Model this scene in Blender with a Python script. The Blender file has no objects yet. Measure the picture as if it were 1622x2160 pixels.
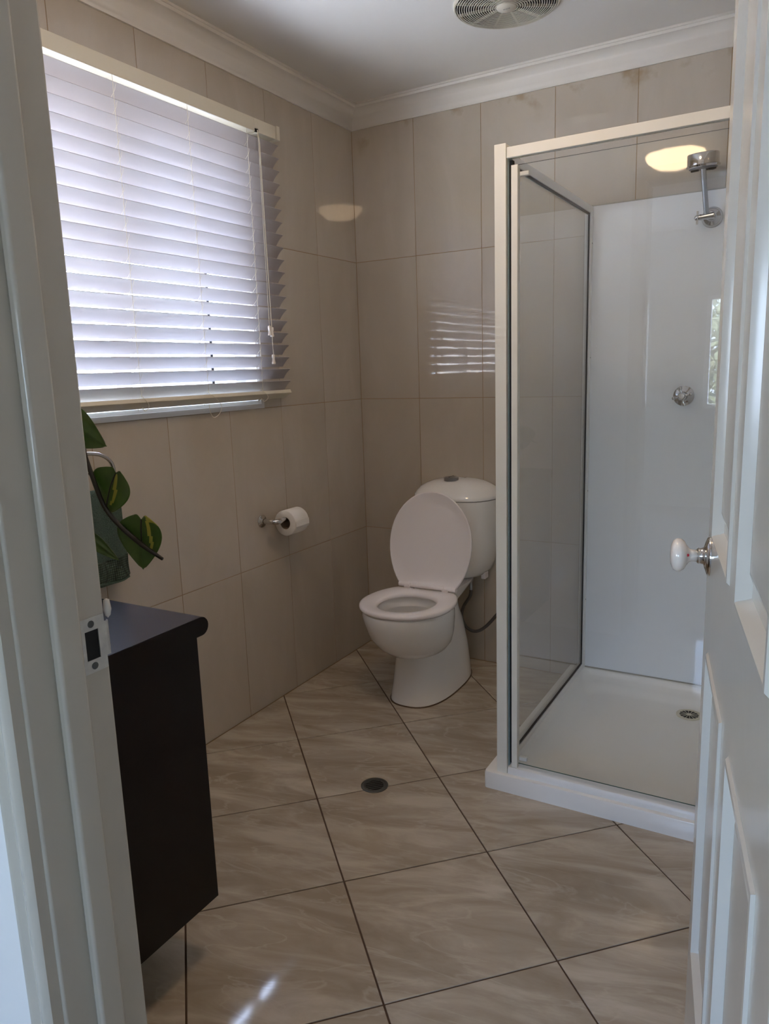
import bpy, bmesh, math, random
from mathutils import Vector, Matrix
random.seed(7)
S = bpy.context.scene
COL = S.collection
PI = math.pi

# ------------------------------------------------------------------ camera
CAM = dict(R=((.86674, .497698, -.032539), (.065246, -.177822, -.981897), (-.494474, .848927, -.186598)), C=(1.819726, -2.947131, 1.296328), lens=34.80962)
cd = bpy.data.cameras.new('camera'); cam = bpy.data.objects.new('camera', cd); COL.objects.link(cam)
cd.sensor_fit = 'HORIZONTAL'; cd.sensor_width = 36; cd.lens = CAM['lens']; cd.clip_start = .01
r0, r1, r2 = [Vector(v) for v in CAM['R']]
cam.matrix_world = Matrix(((r0.x, -r1.x, -r2.x, CAM['C'][0]), (r0.y, -r1.y, -r2.y, CAM['C'][1]), (r0.z, -r1.z, -r2.z, CAM['C'][2]), (0, 0, 0, 1)))
S.camera = cam

# ------------------------------------------------------------------ world, sun, exposure
S.view_settings.view_transform = 'Standard'; S.view_settings.look = 'None'
S.view_settings.gamma = 1; S.view_settings.use_curve_mapping = False
S.view_settings.exposure = 2.38
S.cycles.use_denoising = True
S.cycles.max_bounces = 14; S.cycles.diffuse_bounces = 8; S.cycles.glossy_bounces = 6; S.cycles.transparent_max_bounces = 16
S.cycles.caustics_reflective = False; S.cycles.caustics_refractive = False
W = bpy.data.worlds.new('world'); S.world = W; W.use_nodes = True
nt = W.node_tree; nt.nodes.clear()
wo = nt.nodes.new('ShaderNodeOutputWorld'); bg = nt.nodes.new('ShaderNodeBackground')
sky = nt.nodes.new('ShaderNodeTexSky'); sky.sky_type = 'NISHITA'; sky.sun_disc = False
sky.sun_elevation = math.radians(48); sky.sun_rotation = math.radians(0); sky.dust_density = 2.0
mx = nt.nodes.new('ShaderNodeMix'); mx.data_type = 'RGBA'; mx.inputs[0].default_value = .5
mx.inputs[7].default_value = (3.5, 4.7, 7.3, 1)       # thin bright haze over the whole sky
nt.links.new(sky.outputs[0], mx.inputs[6]); nt.links.new(mx.outputs[2], bg.inputs[0])
bg.inputs[1].default_value = .8
nt.links.new(bg.outputs[0], wo.inputs[0])
sd = bpy.data.lights.new('sun', 'SUN'); sd.energy = 6; sd.angle = math.radians(.6); sd.color = (1, .95, .86)
sun = bpy.data.objects.new('sun', sd); COL.objects.link(sun)
sun.rotation_euler = Vector((-.10, .70, .72)).to_track_quat('Z', 'Y').to_euler()

def portal(loc, look, sx, sy):
    l = bpy.data.lights.new('window_portal', 'AREA'); l.shape = 'RECTANGLE'; l.size = sx; l.size_y = sy; l.energy = 1
    l.cycles.is_portal = True
    o = bpy.data.objects.new('window_portal', l); COL.objects.link(o); o.location = loc
    o.rotation_euler = (-Vector(look)).to_track_quat('Z', 'Y').to_euler()
    return o

# ------------------------------------------------------------------ materials
def srgb(h):
    if isinstance(h, str):
        h = [int(h[i:i+2], 16)/255 for i in (0, 2, 4)]
    return tuple(c/12.92 if c <= .04045 else ((c+.055)/1.055)**2.4 for c in h) + (1,)

def mat(name, col, rough=.5, metal=0, spec=.5, coat=0, coat_rough=.05, noise=None, bump=None, sss=0, trans=0, ior=1.5):
    """noise=(scale, amount, stretch xyz, colour2)  bump=(scale, strength, distance)"""
    m = bpy.data.materials.new(name); m.use_nodes = True
    n = m.node_tree; b = n.nodes['Principled BSDF']
    c = col if len(col) == 4 else tuple(col)+(1,)
    b.inputs['Base Color'].default_value = c
    b.inputs['Roughness'].default_value = rough; b.inputs['Metallic'].default_value = metal
    b.inputs['Specular IOR Level'].default_value = spec; b.inputs['IOR'].default_value = ior
    b.inputs['Coat Weight'].default_value = coat; b.inputs['Coat Roughness'].default_value = coat_rough
    b.inputs['Transmission Weight'].default_value = trans
    tc = n.nodes.new('ShaderNodeTexCoord')
    if noise:
        sc, amt, st, c2 = noise
        mp = n.nodes.new('ShaderNodeMapping'); mp.inputs['Scale'].default_value = st
        n.links.new(tc.outputs['Object'], mp.inputs[0])
        t = n.nodes.new('ShaderNodeTexNoise'); t.inputs['Scale'].default_value = sc; t.inputs['Detail'].default_value = 6
        n.links.new(mp.outputs[0], t.inputs[0])
        r = n.nodes.new('ShaderNodeMapRange'); r.inputs[1].default_value = .35; r.inputs[2].default_value = .65; r.inputs[4].default_value = amt
        n.links.new(t.outputs[0], r.inputs[0])
        x = n.nodes.new('ShaderNodeMix'); x.data_type = 'RGBA'; x.inputs[6].default_value = c; x.inputs[7].default_value = c2
        n.links.new(r.outputs[0], x.inputs[0]); n.links.new(x.outputs[2], b.inputs['Base Color'])
    if bump:
        t = n.nodes.new('ShaderNodeTexNoise'); t.inputs['Scale'].default_value = bump[0]; t.inputs['Detail'].default_value = 3
        n.links.new(tc.outputs['Object'], t.inputs[0])
        bp = n.nodes.new('ShaderNodeBump'); bp.inputs['Strength'].default_value = bump[1]; bp.inputs['Distance'].default_value = bump[2]
        n.links.new(t.outputs[0], bp.inputs['Height']); n.links.new(bp.outputs[0], b.inputs['Normal'])
    return m

def glass(name, tint, refl_ior=1.5, rough=0.0, gain=1.0):
    m = bpy.data.materials.new(name); m.use_nodes = True
    n = m.node_tree; n.nodes.clear()
    o = n.nodes.new('ShaderNodeOutputMaterial'); tr = n.nodes.new('ShaderNodeBsdfTransparent'); tr.inputs[0].default_value = tint
    gl = n.nodes.new('ShaderNodeBsdfGlossy'); gl.inputs['Roughness'].default_value = rough
    fr = n.nodes.new('ShaderNodeLayerWeight'); fr.inputs[0].default_value = .5       # facing = 1-|cos|, same from both sides
    pw = n.nodes.new('ShaderNodeMath'); pw.operation = 'POWER'; pw.inputs[1].default_value = 5; n.links.new(fr.outputs['Facing'], pw.inputs[0])
    mu = n.nodes.new('ShaderNodeMath'); mu.operation = 'MULTIPLY_ADD'; mu.inputs[1].default_value = .96*gain; mu.inputs[2].default_value = .04*gain
    mu.use_clamp = True
    n.links.new(pw.outputs[0], mu.inputs[0])
    mi = n.nodes.new('ShaderNodeMixShader')
    n.links.new(mu.outputs[0], mi.inputs[0]); n.links.new(tr.outputs[0], mi.inputs[1]); n.links.new(gl.outputs[0], mi.inputs[2])
    n.links.new(mi.outputs[0], o.inputs[0])
    return m

def tile_material(name, base, dark, light, rough, scale, stretch, vein=0.0, per_tile=.05, bumpd=.0004, stain=None, obj_shift=True, contrast=1.0, rot=0.0):
    m = bpy.data.materials.new(name); m.use_nodes = True
    n = m.node_tree; b = n.nodes['Principled BSDF']; L = n.links
    tc = n.nodes.new('ShaderNodeTexCoord'); oi = n.nodes.new('ShaderNodeObjectInfo')
    sh = n.nodes.new('ShaderNodeVectorMath'); sh.operation = 'SCALE'; sh.inputs['Scale'].default_value = 37.0
    cx = n.nodes.new('ShaderNodeCombineXYZ'); L.new(oi.outputs['Random'], cx.inputs[0]); L.new(oi.outputs['Random'], cx.inputs[1])
    L.new(cx.outputs[0], sh.inputs[0])
    ad = n.nodes.new('ShaderNodeVectorMath'); L.new(tc.outputs['Object'], ad.inputs[0]); L.new(sh.outputs[0], ad.inputs[1])
    mp = n.nodes.new('ShaderNodeMapping'); mp.inputs['Scale'].default_value = stretch
    mr = n.nodes.new('ShaderNodeMapping'); mr.inputs['Rotation'].default_value = (0, 0, rot)
    L.new(ad.outputs[0], mr.inputs[0]); L.new(mr.outputs[0], mp.inputs[0])
    t1 = n.nodes.new('ShaderNodeTexNoise'); t1.inputs['Scale'].default_value = scale; t1.inputs['Detail'].default_value = 8
    t1.inputs['Roughness'].default_value = .6; t1.inputs['Distortion'].default_value = .8
    L.new(mp.outputs[0], t1.inputs[0])
    cr = n.nodes.new('ShaderNodeValToRGB'); L.new(t1.outputs[0], cr.inputs[0])
    e = cr.color_ramp.elements; e[0].position = .5-.2/contrast; e[0].color = dark; e[1].position = .5+.2/contrast; e[1].color = light
    k = e.new(.5); k.color = base
    out = cr.outputs[0]
    if vein:
        t2 = n.nodes.new('ShaderNodeTexNoise'); t2.inputs['Scale'].default_value = scale*.8; t2.inputs['Detail'].default_value = 5
        t2.inputs['Distortion'].default_value = 1.4; L.new(mp.outputs[0], t2.inputs[0])
        a = n.nodes.new('ShaderNodeMath'); a.operation = 'SUBTRACT'; a.inputs[1].default_value = .5; L.new(t2.outputs[0], a.inputs[0])
        ab = n.nodes.new('ShaderNodeMath'); ab.operation = 'ABSOLUTE'; L.new(a.outputs[0], ab.inputs[0])
        mr2 = n.nodes.new('ShaderNodeMapRange'); mr2.inputs[1].default_value = 0; mr2.inputs[2].default_value = .02
        mr2.inputs[3].default_value = vein; mr2.inputs[4].default_value = 0; L.new(ab.outputs[0], mr2.inputs[0])
        t3 = n.nodes.new('ShaderNodeTexNoise'); t3.inputs['Scale'].default_value = 5; L.new(ad.outputs[0], t3.inputs[0])
        m3 = n.nodes.new('ShaderNodeMath'); m3.operation = 'MULTIPLY'; L.new(mr2.outputs[0], m3.inputs[0]); L.new(t3.outputs[0], m3.inputs[1])
        x = n.nodes.new('ShaderNodeMix'); x.data_type = 'RGBA'; L.new(m3.outputs[0], x.inputs[0]); L.new(out, x.inputs[6]); x.inputs[7].default_value = light
        out = x.outputs[2]
    hs = n.nodes.new('ShaderNodeHueSaturation'); mrr = n.nodes.new('ShaderNodeMapRange')
    mrr.inputs[3].default_value = 1-per_tile; mrr.inputs[4].default_value = 1+per_tile
    L.new(oi.outputs['Random'], mrr.inputs[0]); L.new(mrr.outputs[0], hs.inputs['Value']); L.new(out, hs.inputs['Color'])
    out = hs.outputs[0]
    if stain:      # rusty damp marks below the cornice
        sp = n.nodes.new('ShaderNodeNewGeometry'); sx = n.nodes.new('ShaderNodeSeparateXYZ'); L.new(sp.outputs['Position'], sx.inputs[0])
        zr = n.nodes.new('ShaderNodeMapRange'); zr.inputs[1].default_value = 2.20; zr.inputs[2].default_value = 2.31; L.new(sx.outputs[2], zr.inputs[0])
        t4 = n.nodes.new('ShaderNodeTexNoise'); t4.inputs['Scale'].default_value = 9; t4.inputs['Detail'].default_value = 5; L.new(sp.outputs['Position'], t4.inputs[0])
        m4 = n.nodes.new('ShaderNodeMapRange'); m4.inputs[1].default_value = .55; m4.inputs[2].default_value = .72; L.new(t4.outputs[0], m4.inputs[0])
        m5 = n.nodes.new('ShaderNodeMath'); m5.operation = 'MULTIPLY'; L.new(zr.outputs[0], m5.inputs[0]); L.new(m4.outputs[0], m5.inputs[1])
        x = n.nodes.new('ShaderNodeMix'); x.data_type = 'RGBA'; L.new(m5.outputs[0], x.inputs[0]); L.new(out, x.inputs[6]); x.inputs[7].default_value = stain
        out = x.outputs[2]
    L.new(out, b.inputs['Base Color'])
    b.inputs['Roughness'].default_value = rough; b.inputs['Specular IOR Level'].default_value = .68
    tb = n.nodes.new('ShaderNodeTexNoise'); tb.inputs['Scale'].default_value = 14; tb.inputs['Detail'].default_value = 2; L.new(ad.outputs[0], tb.inputs[0])
    bp = n.nodes.new('ShaderNodeBump'); bp.inputs['Strength'].default_value = .5; bp.inputs['Distance'].default_value = bumpd
    L.new(tb.outputs[0], bp.inputs['Height']); L.new(bp.outputs[0], b.inputs['Normal'])
    return m

M = {}
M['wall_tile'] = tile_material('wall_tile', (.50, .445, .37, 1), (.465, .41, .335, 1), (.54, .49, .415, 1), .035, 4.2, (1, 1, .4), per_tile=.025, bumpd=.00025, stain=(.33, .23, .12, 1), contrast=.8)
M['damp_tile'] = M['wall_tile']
M['wall_tile'] = tile_material('dry_wall_tile', (.50, .445, .37, 1), (.465, .41, .335, 1), (.54, .49, .415, 1), .035, 4.2, (1, 1, .4), per_tile=.025, bumpd=.00025, contrast=.8)
M['floor_tile'] = tile_material('floor_tile', (.43, .365, .285, 1), (.345, .285, .215, 1), (.55, .485, .395, 1), .07, 3.4, (.8, 3.0, 1), vein=.9, per_tile=.04, bumpd=.0002, rot=math.radians(-15), contrast=1.3)
M['wall_grout'] = mat('wall_grout', (.34, .23, .12), .85)
M['floor_grout'] = mat('floor_grout', (.085, .05, .03), .9)
M['ceiling'] = mat('ceiling_paint', (.76, .74, .70), .6, noise=(3, .25, (1, 1, 1), (.70, .67, .62, 1)))
M['cove'] = mat('cornice_paint', (.74, .71, .66), .45, noise=(4, .3, (1, 1, 1), (.67, .63, .57, 1)))
M['gloss_paint'] = mat('gloss_enamel_paint', (.62, .59, .53), .2, coat=.25, coat_rough=.12, bump=(26, .25, .0006))
M['dimmed_jamb_paint'] = mat('dimmed_cream_enamel', (.50, .455, .375), .22, coat=.25, coat_rough=.12, bump=(26, .25, .0006))  # cream enamel darker than the door's; the frame's dimmer light is in the colour
M['plaster'] = mat('room_plaster', (.70, .68, .64), .7)
M['cream_alu'] = mat('cream_powder_coat', (.80, .78, .70), .28)
M['white_alu'] = mat('white_powder_coat', (.80, .80, .78), .3)
M['blind'] = mat('blind_slat', (.47, .43, .42), .4)
M['blind_rail'] = mat('blind_rail', (.70, .65, .53), .35)
M['cord'] = mat('blind_cord', (.72, .66, .52), .8)
M['ceramic'] = mat('toilet_ceramic', (.86, .85, .83), .06, coat=.5, coat_rough=.03)
M['seat'] = mat('seat_plastic', (.86, .82, .82), .14)
M['chrome'] = mat('chrome', (.62, .61, .60), .09, metal=1)
M['dull_chrome'] = mat('satin_metal', (.42, .42, .41), .3, metal=1)
M['worn_metal'] = mat('painted_over_metal', (.50, .49, .46), .45, metal=.7, noise=(60, .8, (1, 1, 1), (.66, .64, .58, 1)))
M['dark'] = mat('dark_void', (.004, .004, .004), .8)
M['rubber'] = mat('black_seal', (.012, .014, .016), .5)
M['acrylic'] = mat('acrylic_liner_sky_tint', (.82, .84, .86), .06)  # white panels; the bluish daylight on them is mixed into the base colour
M['tray'] = mat('shower_tray_acrylic', (.85, .84, .80), .2)
M['tray_side'] = M['tray']
M['vanity'] = mat('dark_wood_laminate', (.006, .0035, .003), .35, spec=.25, noise=(8, .6, (1, 1, .15), (.011, .006, .005, 1)))
M['counter'] = mat('dark_counter_blue_sheen', (.012, .015, .045), .27, spec=1)  # blue in the base stands in for the window reflected in the top
M['leaf'] = mat('pothos_leaf', (.035, .085, .012), .28, noise=(30, .7, (1, 1, 1), (.065, .13, .02, 1)))
M['leaf_y'] = mat('pothos_variegation', (.32, .30, .04), .4)
M['stem'] = mat('pothos_stem', (.006, .006, .003), .5)
M['pot'] = mat('glazed_pot', (.5, .46, .40), .25)
M['soil'] = mat('potting_soil', (.03, .02, .012), .95)
M['towel'] = mat('green_terry', (.10, .16, .125), .95, noise=(420, .8, (1, 1, 1), (.03, .055, .042, 1)), bump=(500, 1, .004))
M['paper'] = mat('toilet_paper', (.80, .77, .72), .9, bump=(160, .3, .0006))
M['card'] = mat('cardboard_core', (.28, .22, .15), .9)
M['porcelain'] = mat('knob_porcelain', (.78, .72, .66), .06, coat=.5)
M['red'] = mat('painted_rose', (.55, .03, .05), .3)
M['drain'] = mat('drain_metal', (.11, .115, .11), .35, metal=.6)
M['drain_cream'] = mat('drain_cream', (.62, .58, .44), .3)
M['glass'] = glass('shower_glass', (.985, .993, .988, 1))
M['glass_edge'] = mat('glass_edge', (.05, .13, .11), .1)
M['window_glass'] = glass('window_glass', (.97, .98, .98, 1), 1.5)
M['fan'] = mat('fan_plastic', (.60, .56, .46), .4)
M['carpet'] = mat('bedroom_carpet', (.33, .29, .25), .95)
M['foliage'] = mat('tree_leaves', (.17, .20, .10), .5, noise=(3, .8, (1, 1, 1), (.34, .38, .24, 1)))
M['bark'] = mat('bark', (.22, .18, .14), .9)
M['ground'] = mat('pale_paving', (.60, .60, .60), .9)
M['grass'] = mat('lawn', (.14, .2, .06), .9)
M['printed'] = mat('printed_grey', (.28, .27, .25), .6)
M['handle'] = M['dull_chrome']

# ------------------------------------------------------------------ helpers
def link(name, bm, m, parent=None, smooth=None, bevel=None, loc=None, kind=None, local=False):
    me = bpy.data.meshes.new(name); bmesh.ops.recalc_face_normals(bm, faces=bm.faces); bm.to_mesh(me); bm.free()
    ms = m if isinstance(m, (list, tuple)) else [m]
    for q in ms: me.materials.append(q)
    o = bpy.data.objects.new(name, me); COL.objects.link(o)
    if parent:
        o.parent = parent
        if not local:        # the mesh is in room coordinates: cancel the parent's own offset
            q, off = parent, Vector((0, 0, 0))
            while q: off += q.location; q = q.parent
            o.location = Vector(loc or (0, 0, 0)) - off
        elif loc: o.location = loc
    elif loc: o.location = loc
    if bevel:
        b = o.modifiers.new('bevel', 'BEVEL'); b.width = bevel; b.segments = 3; b.limit_method = 'ANGLE'; b.angle_limit = math.radians(40)
        if smooth is None: smooth = 40
    if smooth:
        me.polygons.foreach_set('use_smooth', [True]*len(me.polygons))
        if smooth < 180: me.set_sharp_from_angle(angle=math.radians(smooth))
    if kind: o['kind'] = kind
    return o

def tag(o, label, cat, group=None, kind=None):
    o['label'] = label; o['category'] = cat
    if group: o['group'] = group
    if kind: o['kind'] = kind
    return o

def thing(name, loc, label, cat, group=None, kind=None):
    o = bpy.data.objects.new(name, None); COL.objects.link(o); o.location = loc; o.empty_display_size = .05
    return tag(o, label, cat, group, kind)

def box(bm, a, b, mi=0):
    x0, y0, z0 = [min(p, q) for p, q in zip(a, b)]; x1, y1, z1 = [max(p, q) for p, q in zip(a, b)]
    v = [bm.verts.new(p) for p in ((x0,y0,z0),(x1,y0,z0),(x1,y1,z0),(x0,y1,z0),(x0,y0,z1),(x1,y0,z1),(x1,y1,z1),(x0,y1,z1))]
    for f in ((0,3,2,1),(4,5,6,7),(0,1,5,4),(1,2,6,5),(2,3,7,6),(3,0,4,7)):
        q = bm.faces.new([v[i] for i in f]); q.material_index = mi
    return v

def B(): return bmesh.new()
def boxes(*bs):
    bm = B()
    for a, b in bs: box(bm, a, b)
    return bm

def prism(bm, pts, axis, a, b, mi=0):
    """extrude a 2D outline (list of pairs) along an axis from a to b"""
    def P(p, t):
        return {0: (t, p[0], p[1]), 1: (p[0], t, p[1]), 2: (p[0], p[1], t)}[axis]
    A = [bm.verts.new(P(p, a)) for p in pts]; C = [bm.verts.new(P(p, b)) for p in pts]
    n = len(pts)
    fs = [bm.faces.new(A), bm.faces.new(C[::-1])]
    for i in range(n): fs.append(bm.faces.new((A[i], C[i], C[(i+1) % n], A[(i+1) % n])))
    for f in fs: f.material_index = mi

def loft(bm, rings, cap0=True, cap1=True, closed=False, mi=0):
    V = [[bm.verts.new(p) for p in r] for r in rings]
    n = len(V[0]); m = len(V)
    for i in range(m if closed else m-1):
        a, b = V[i], V[(i+1) % m]
        for j in range(n):
            f = bm.faces.new((a[j], a[(j+1) % n], b[(j+1) % n], b[j])); f.material_index = mi
    if not closed:
        if cap0: bm.faces.new(V[0]).material_index = mi
        if cap1: bm.faces.new(V[-1][::-1]).material_index = mi

def lathe(bm, prof, M4=None, n=32, mi=0, cap0=True, cap1=True):
    """prof = [(radius, height)] around local Z, then M4"""
    M4 = M4 or Matrix()
    rings = [[M4 @ Vector((r*math.cos(2*PI*i/n), r*math.sin(2*PI*i/n), z)) for i in range(n)] for r, z in prof]
    loft(bm, rings, cap0, cap1, mi=mi)

def tube(bm, pts, r, n=10, mi=0, caps=True):
    pts = [Vector(p) for p in pts]; rs = r if isinstance(r, (list, tuple)) else [r]*len(pts)
    up = Vector((0, 0, 1)); rings = []
    prev = None
    for i, p in enumerate(pts):
        d = (pts[min(i+1, len(pts)-1)] - pts[max(i-1, 0)]).normalized()
        u = prev if prev is not None else (up if abs(d.z) < .9 else Vector((1, 0, 0)))
        a = (u - d*u.dot(d)).normalized(); b = d.cross(a); prev = a
        rings.append([p + (a*math.cos(2*PI*k/n) + b*math.sin(2*PI*k/n))*rs[i] for k in range(n)])
    loft(bm, rings, caps, caps, mi=mi)

def spline(P, n=8):
    P = [Vector(p) for p in P]; out = []
    for i in range(len(P)-1):
        p0, p1, p2, p3 = P[max(i-1, 0)], P[i], P[i+1], P[min(i+2, len(P)-1)]
        for k in range(n):
            t = k/n
            out.append(.5*((2*p1) + (p2-p0)*t + (2*p0-5*p1+4*p2-p3)*t*t + (3*p1-p0-3*p2+p3)*t**3))
    out.append(P[-1]); return out

def place(axis, origin):
    """matrix taking local Z to axis"""
    return Matrix.Translation(origin) @ Vector(axis).to_track_quat('Z', 'Y').to_matrix().to_4x4()

def egg(cx, cy, z, rx, rf, rb, n=48, p=2.0, pb=None):
    """closed outline: front (-y) radius rf, back (+y) radius rb, superellipse power p"""
    o = []
    for i in range(n):
        t = 2*PI*i/n; c, s = math.cos(t), math.sin(t)
        q = p if s < 0 else (pb or p)
        x = math.copysign(abs(c)**(2/q), c)*rx; y = math.copysign(abs(s)**(2/q), s)*(rf if s < 0 else rb)
        o.append((cx+x, cy+y, z))
    return o

# ------------------------------------------------------------------ room dimensions (metres)
XR = 1.91; YF = -2.424; YH = -2.515; ZC = 2.40; ZCOVE = 2.314
TW, TH, Z0 = .30, .60, .572           # wall tile and first horizontal joint
WY0, WY1, WZ0, WZ1 = -1.93, -.725, 1.19, 2.10     # bathroom window opening
DX0, DX1, DZ = 1.13, 1.845, 2.05      # doorway

# ---- floor: grout bed and diagonal tiles
bm = boxes(((-.02, YH, -.06), (XR+.02, 0.02, -.0025)))
floor = tag(link('floor', bm, M['floor_grout']), 'beige marble-look bathroom floor of square tiles laid diagonally with brown joints', 'floor', kind='structure')

def clip(poly, x0, x1, y0, y1):
    for ax, lim, sg in ((0, x0, 1), (0, x1, -1), (1, y0, 1), (1, y1, -1)):
        out = []
        for i in range(len(poly)):
            a, b = poly[i], poly[(i+1) % len(poly)]
            ia, ib = sg*(a[ax]-lim) >= 0, sg*(b[ax]-lim) >= 0
            if ia: out.append(a)
            if ia != ib:
                t = (lim-a[ax])/(b[ax]-a[ax]); out.append((a[0]+t*(b[0]-a[0]), a[1]+t*(b[1]-a[1])))
        poly = out
        if len(poly) < 3: return []
    return poly

FS, FG = .3985, .0042; FO = (.557, -.6878); FA = math.radians(45.05)
c, s = math.cos(FA), math.sin(FA); e1 = (c, -s); e2 = (s, c)
for i in range(-7, 9):
    for j in range(-7, 8):
        q = []
        for a, b in ((i, j), (i+1, j), (i+1, j+1), (i, j+1)):
            ga = FG/2*(1 if a == i else -1); gb = FG/2*(1 if b == j else -1)
            u, v = a*FS+ga, b*FS+gb
            q.append((FO[0]+u*e1[0]+v*e2[0], FO[1]+u*e1[1]+v*e2[1]))
        q = clip(q, .002, XR-.002, YH+.01, -.002)
        if len(q) < 3: continue
        mx_, my_ = sum(p[0] for p in q)/len(q), sum(p[1] for p in q)/len(q)
        bm = B(); prism(bm, [(p[0]-mx_, p[1]-my_) for p in q], 2, -.006, 0)
        link('tile', bm, M['floor_tile'], floor, loc=(mx_, my_, 0), bevel=.0012)

# ---- walls: grouted core and single tiles
def rects_minus(x0, x1, z0, z1, holes):
    R = [(x0, x1, z0, z1)]
    for hx0, hx1, hz0, hz1 in holes:
        N = []
        for a, b, c_, d in R:
            if hx0 >= b or hx1 <= a or hz0 >= d or hz1 <= c_: N.append((a, b, c_, d)); continue
            if a < hx0: N.append((a, hx0, c_, d))
            if hx1 < b: N.append((hx1, b, c_, d))
            xa, xb = max(a, hx0), min(b, hx1)
            if c_ < hz0: N.append((xa, xb, c_, hz0))
            if hz1 < d: N.append((xa, xb, hz1, d))
        R = N
    return R

def tiled_wall(name, label, axis, at, sign, u0, u1, first, holes=(), core=.12, tm=None, zt=ZCOVE+.004):
    """axis: the wall's normal axis; tiles face `sign`; u runs along the other horizontal axis"""
    def bxs(bm, r, d0, d1):
        for a, b, c_, d in r:
            if axis == 0: box(bm, (at+d0*sign, a, c_), (at+d1*sign, b, d))
            else: box(bm, (a, at+d0*sign, c_), (b, at+d1*sign, d))
    bm = B(); bxs(bm, rects_minus(u0-.09, u1+.115, -.05, ZC+.05, holes), -core, -.0012)
    w = tag(link(name, bm, M['wall_grout']), label, 'wall', kind='structure')
    us = [u0]; t = first
    while t < u1-.01:
        if t > u0+.01: us.append(t)
        t += TW
    us.append(u1)
    zs = [0, Z0, Z0+TH, Z0+2*TH, zt]; g = .0011
    for i in range(len(us)-1):
        for k in range(4):
            a, b = us[i]+g, us[i+1]-g; c_, d = zs[k]+(g if k else .001), zs[k+1]-g
            R = rects_minus(a, b, c_, d, holes)
            if not R: continue
            um, zm = (a+b)/2, (c_+d)/2
            bm = B()
            for q in R:
                a2, b2, c2, d2 = q
                if axis == 0: box(bm, (-.006*sign, a2-um, c2-zm), (0, b2-um, d2-zm))
                else: box(bm, (a2-um, -.006*sign, c2-zm), (b2-um, 0, d2-zm))
            link('tile', bm, tm or M['wall_tile'], w, loc=((at, um, zm) if axis == 0 else (um, at, zm)), bevel=.0007 if len(R) == 1 else None)
    return w

WH = (WY0-.0, WY1+.0, WZ0, WZ1)
wall_left = tiled_wall('wall_left', 'long wall of tall beige tiles with the blind-covered window', 0, 0, 1, YF, 0, -2.4, holes=[WH])
wall_back = tiled_wall('wall_back', 'end wall of tall beige tiles behind the toilet', 1, 0, -1, 0, XR, 0.0, tm=M['damp_tile'])
wall_right = tiled_wall('wall_right', 'beige tiled wall at the right side of the shower, hidden by the open door', 0, XR, -1, YF, 0, -2.4)
bm = B()
for a, b, c_, d in rects_minus(-1.6, 4.2, -.05, ZC+.05, [(DX0-.012, DX1+.012, -.1, DZ+.012)]):
    box(bm, (a, YH, c_), (b, YF, d))
tag(link('wall_front', bm, M['plaster']), 'plastered wall around the doorway the room is seen through', 'wall', kind='structure')
bm = boxes(((-.12, YH-3.6, ZC), (4.2, .12, ZC+.12)), ((-1.6, YH-3.6, ZC), (-.12, YH, ZC+.12)))
ceil = tag(link('ceiling', bm, M['ceiling']), 'flat white painted ceiling above the bathroom', 'ceiling', kind='structure')

# ---- cornice: cove profile (distance from wall, z), mitred at the corners
cp = [(0, ZCOVE), (.007, ZCOVE), (.008, ZCOVE+.007)]
for k in range(9):
    t = k/8*PI/2
    cp.append((.012+.046*(1-math.cos(t)) , ZCOVE+.010+.060*math.sin(t)))
cp += [(.062, ZC-.008), (.066, ZC-.008), (.066, ZC), (0, ZC)]
def cornice(name, label, P, Q, nrm):
    P, Q, nrm = Vector(P), Vector(Q), Vector(nrm); d = (Q-P).normalized()
    bm = B(); loft(bm, [[Vector((P.x, P.y, z)) + nrm*o + d*o for o, z in cp], [Vector((Q.x, Q.y, z)) + nrm*o - d*o for o, z in cp]])
    tag(link(name, bm, M['cove'], smooth=50), label, 'cornice', kind='structure')
cornice('trim_1', 'white coved cornice along the top of the end wall', (0, 0, 0), (XR, 0, 0), (0, -1, 0))
cornice('trim_2', 'white coved cornice above the window wall', (0, YF, 0), (0, 0, 0), (1, 0, 0))
cornice('trim_3', 'white coved cornice above the right wall behind the door', (XR, YF, 0), (XR, 0, 0), (-1, 0, 0))
cornice('trim_4', 'white coved cornice over the doorway wall inside the bathroom', (0, YF, 0), (XR, YF, 0), (0, 1, 0))

# ------------------------------------------------------------------ doorway: jambs, stops, architraves
def jamb_set(name, label, x, sg, strike=False):
    """sg=+1: jamb face looks to +x (left jamb)"""
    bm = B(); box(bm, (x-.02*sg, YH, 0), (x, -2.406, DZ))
    j = tag(link(name, bm, M['dimmed_jamb_paint'], bevel=.003), label, 'door frame', kind='structure')
    bm = B(); box(bm, (x-.001*sg, -2.478, 0), (x+.012*sg, -2.446, DZ-.012)); link('door_stop', bm, M['dimmed_jamb_paint'], j, bevel=.004)
    # moulded architrave on the near side
    w = .052
    P = [(0, 0), (.006, -.010), (.011, -.014), (.016, -.013), (.020, -.0085), (.025, -.008), (.033, -.0145), (.041, -.0185), (.047, -.018), (w, -.013), (w, 0)]
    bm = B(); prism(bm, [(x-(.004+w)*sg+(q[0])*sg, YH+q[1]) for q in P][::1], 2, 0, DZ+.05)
    link('architrave', bm, M['dimmed_jamb_paint'], j, smooth=45)
    bm = B(); box(bm, (x-.06*sg, YF, 0), (x-.009*sg, -2.4075, DZ+.05)); link('architrave', bm, M['dimmed_jamb_paint'], j, bevel=.004)
    return j
lj = jamb_set('trim_5', 'cream painted door frame upright at the left with moulded edge and strike plate', DX0, 1)
rj = jamb_set('trim_6', 'cream painted door frame upright at the hinge side behind the door', DX1, -1)
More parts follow.
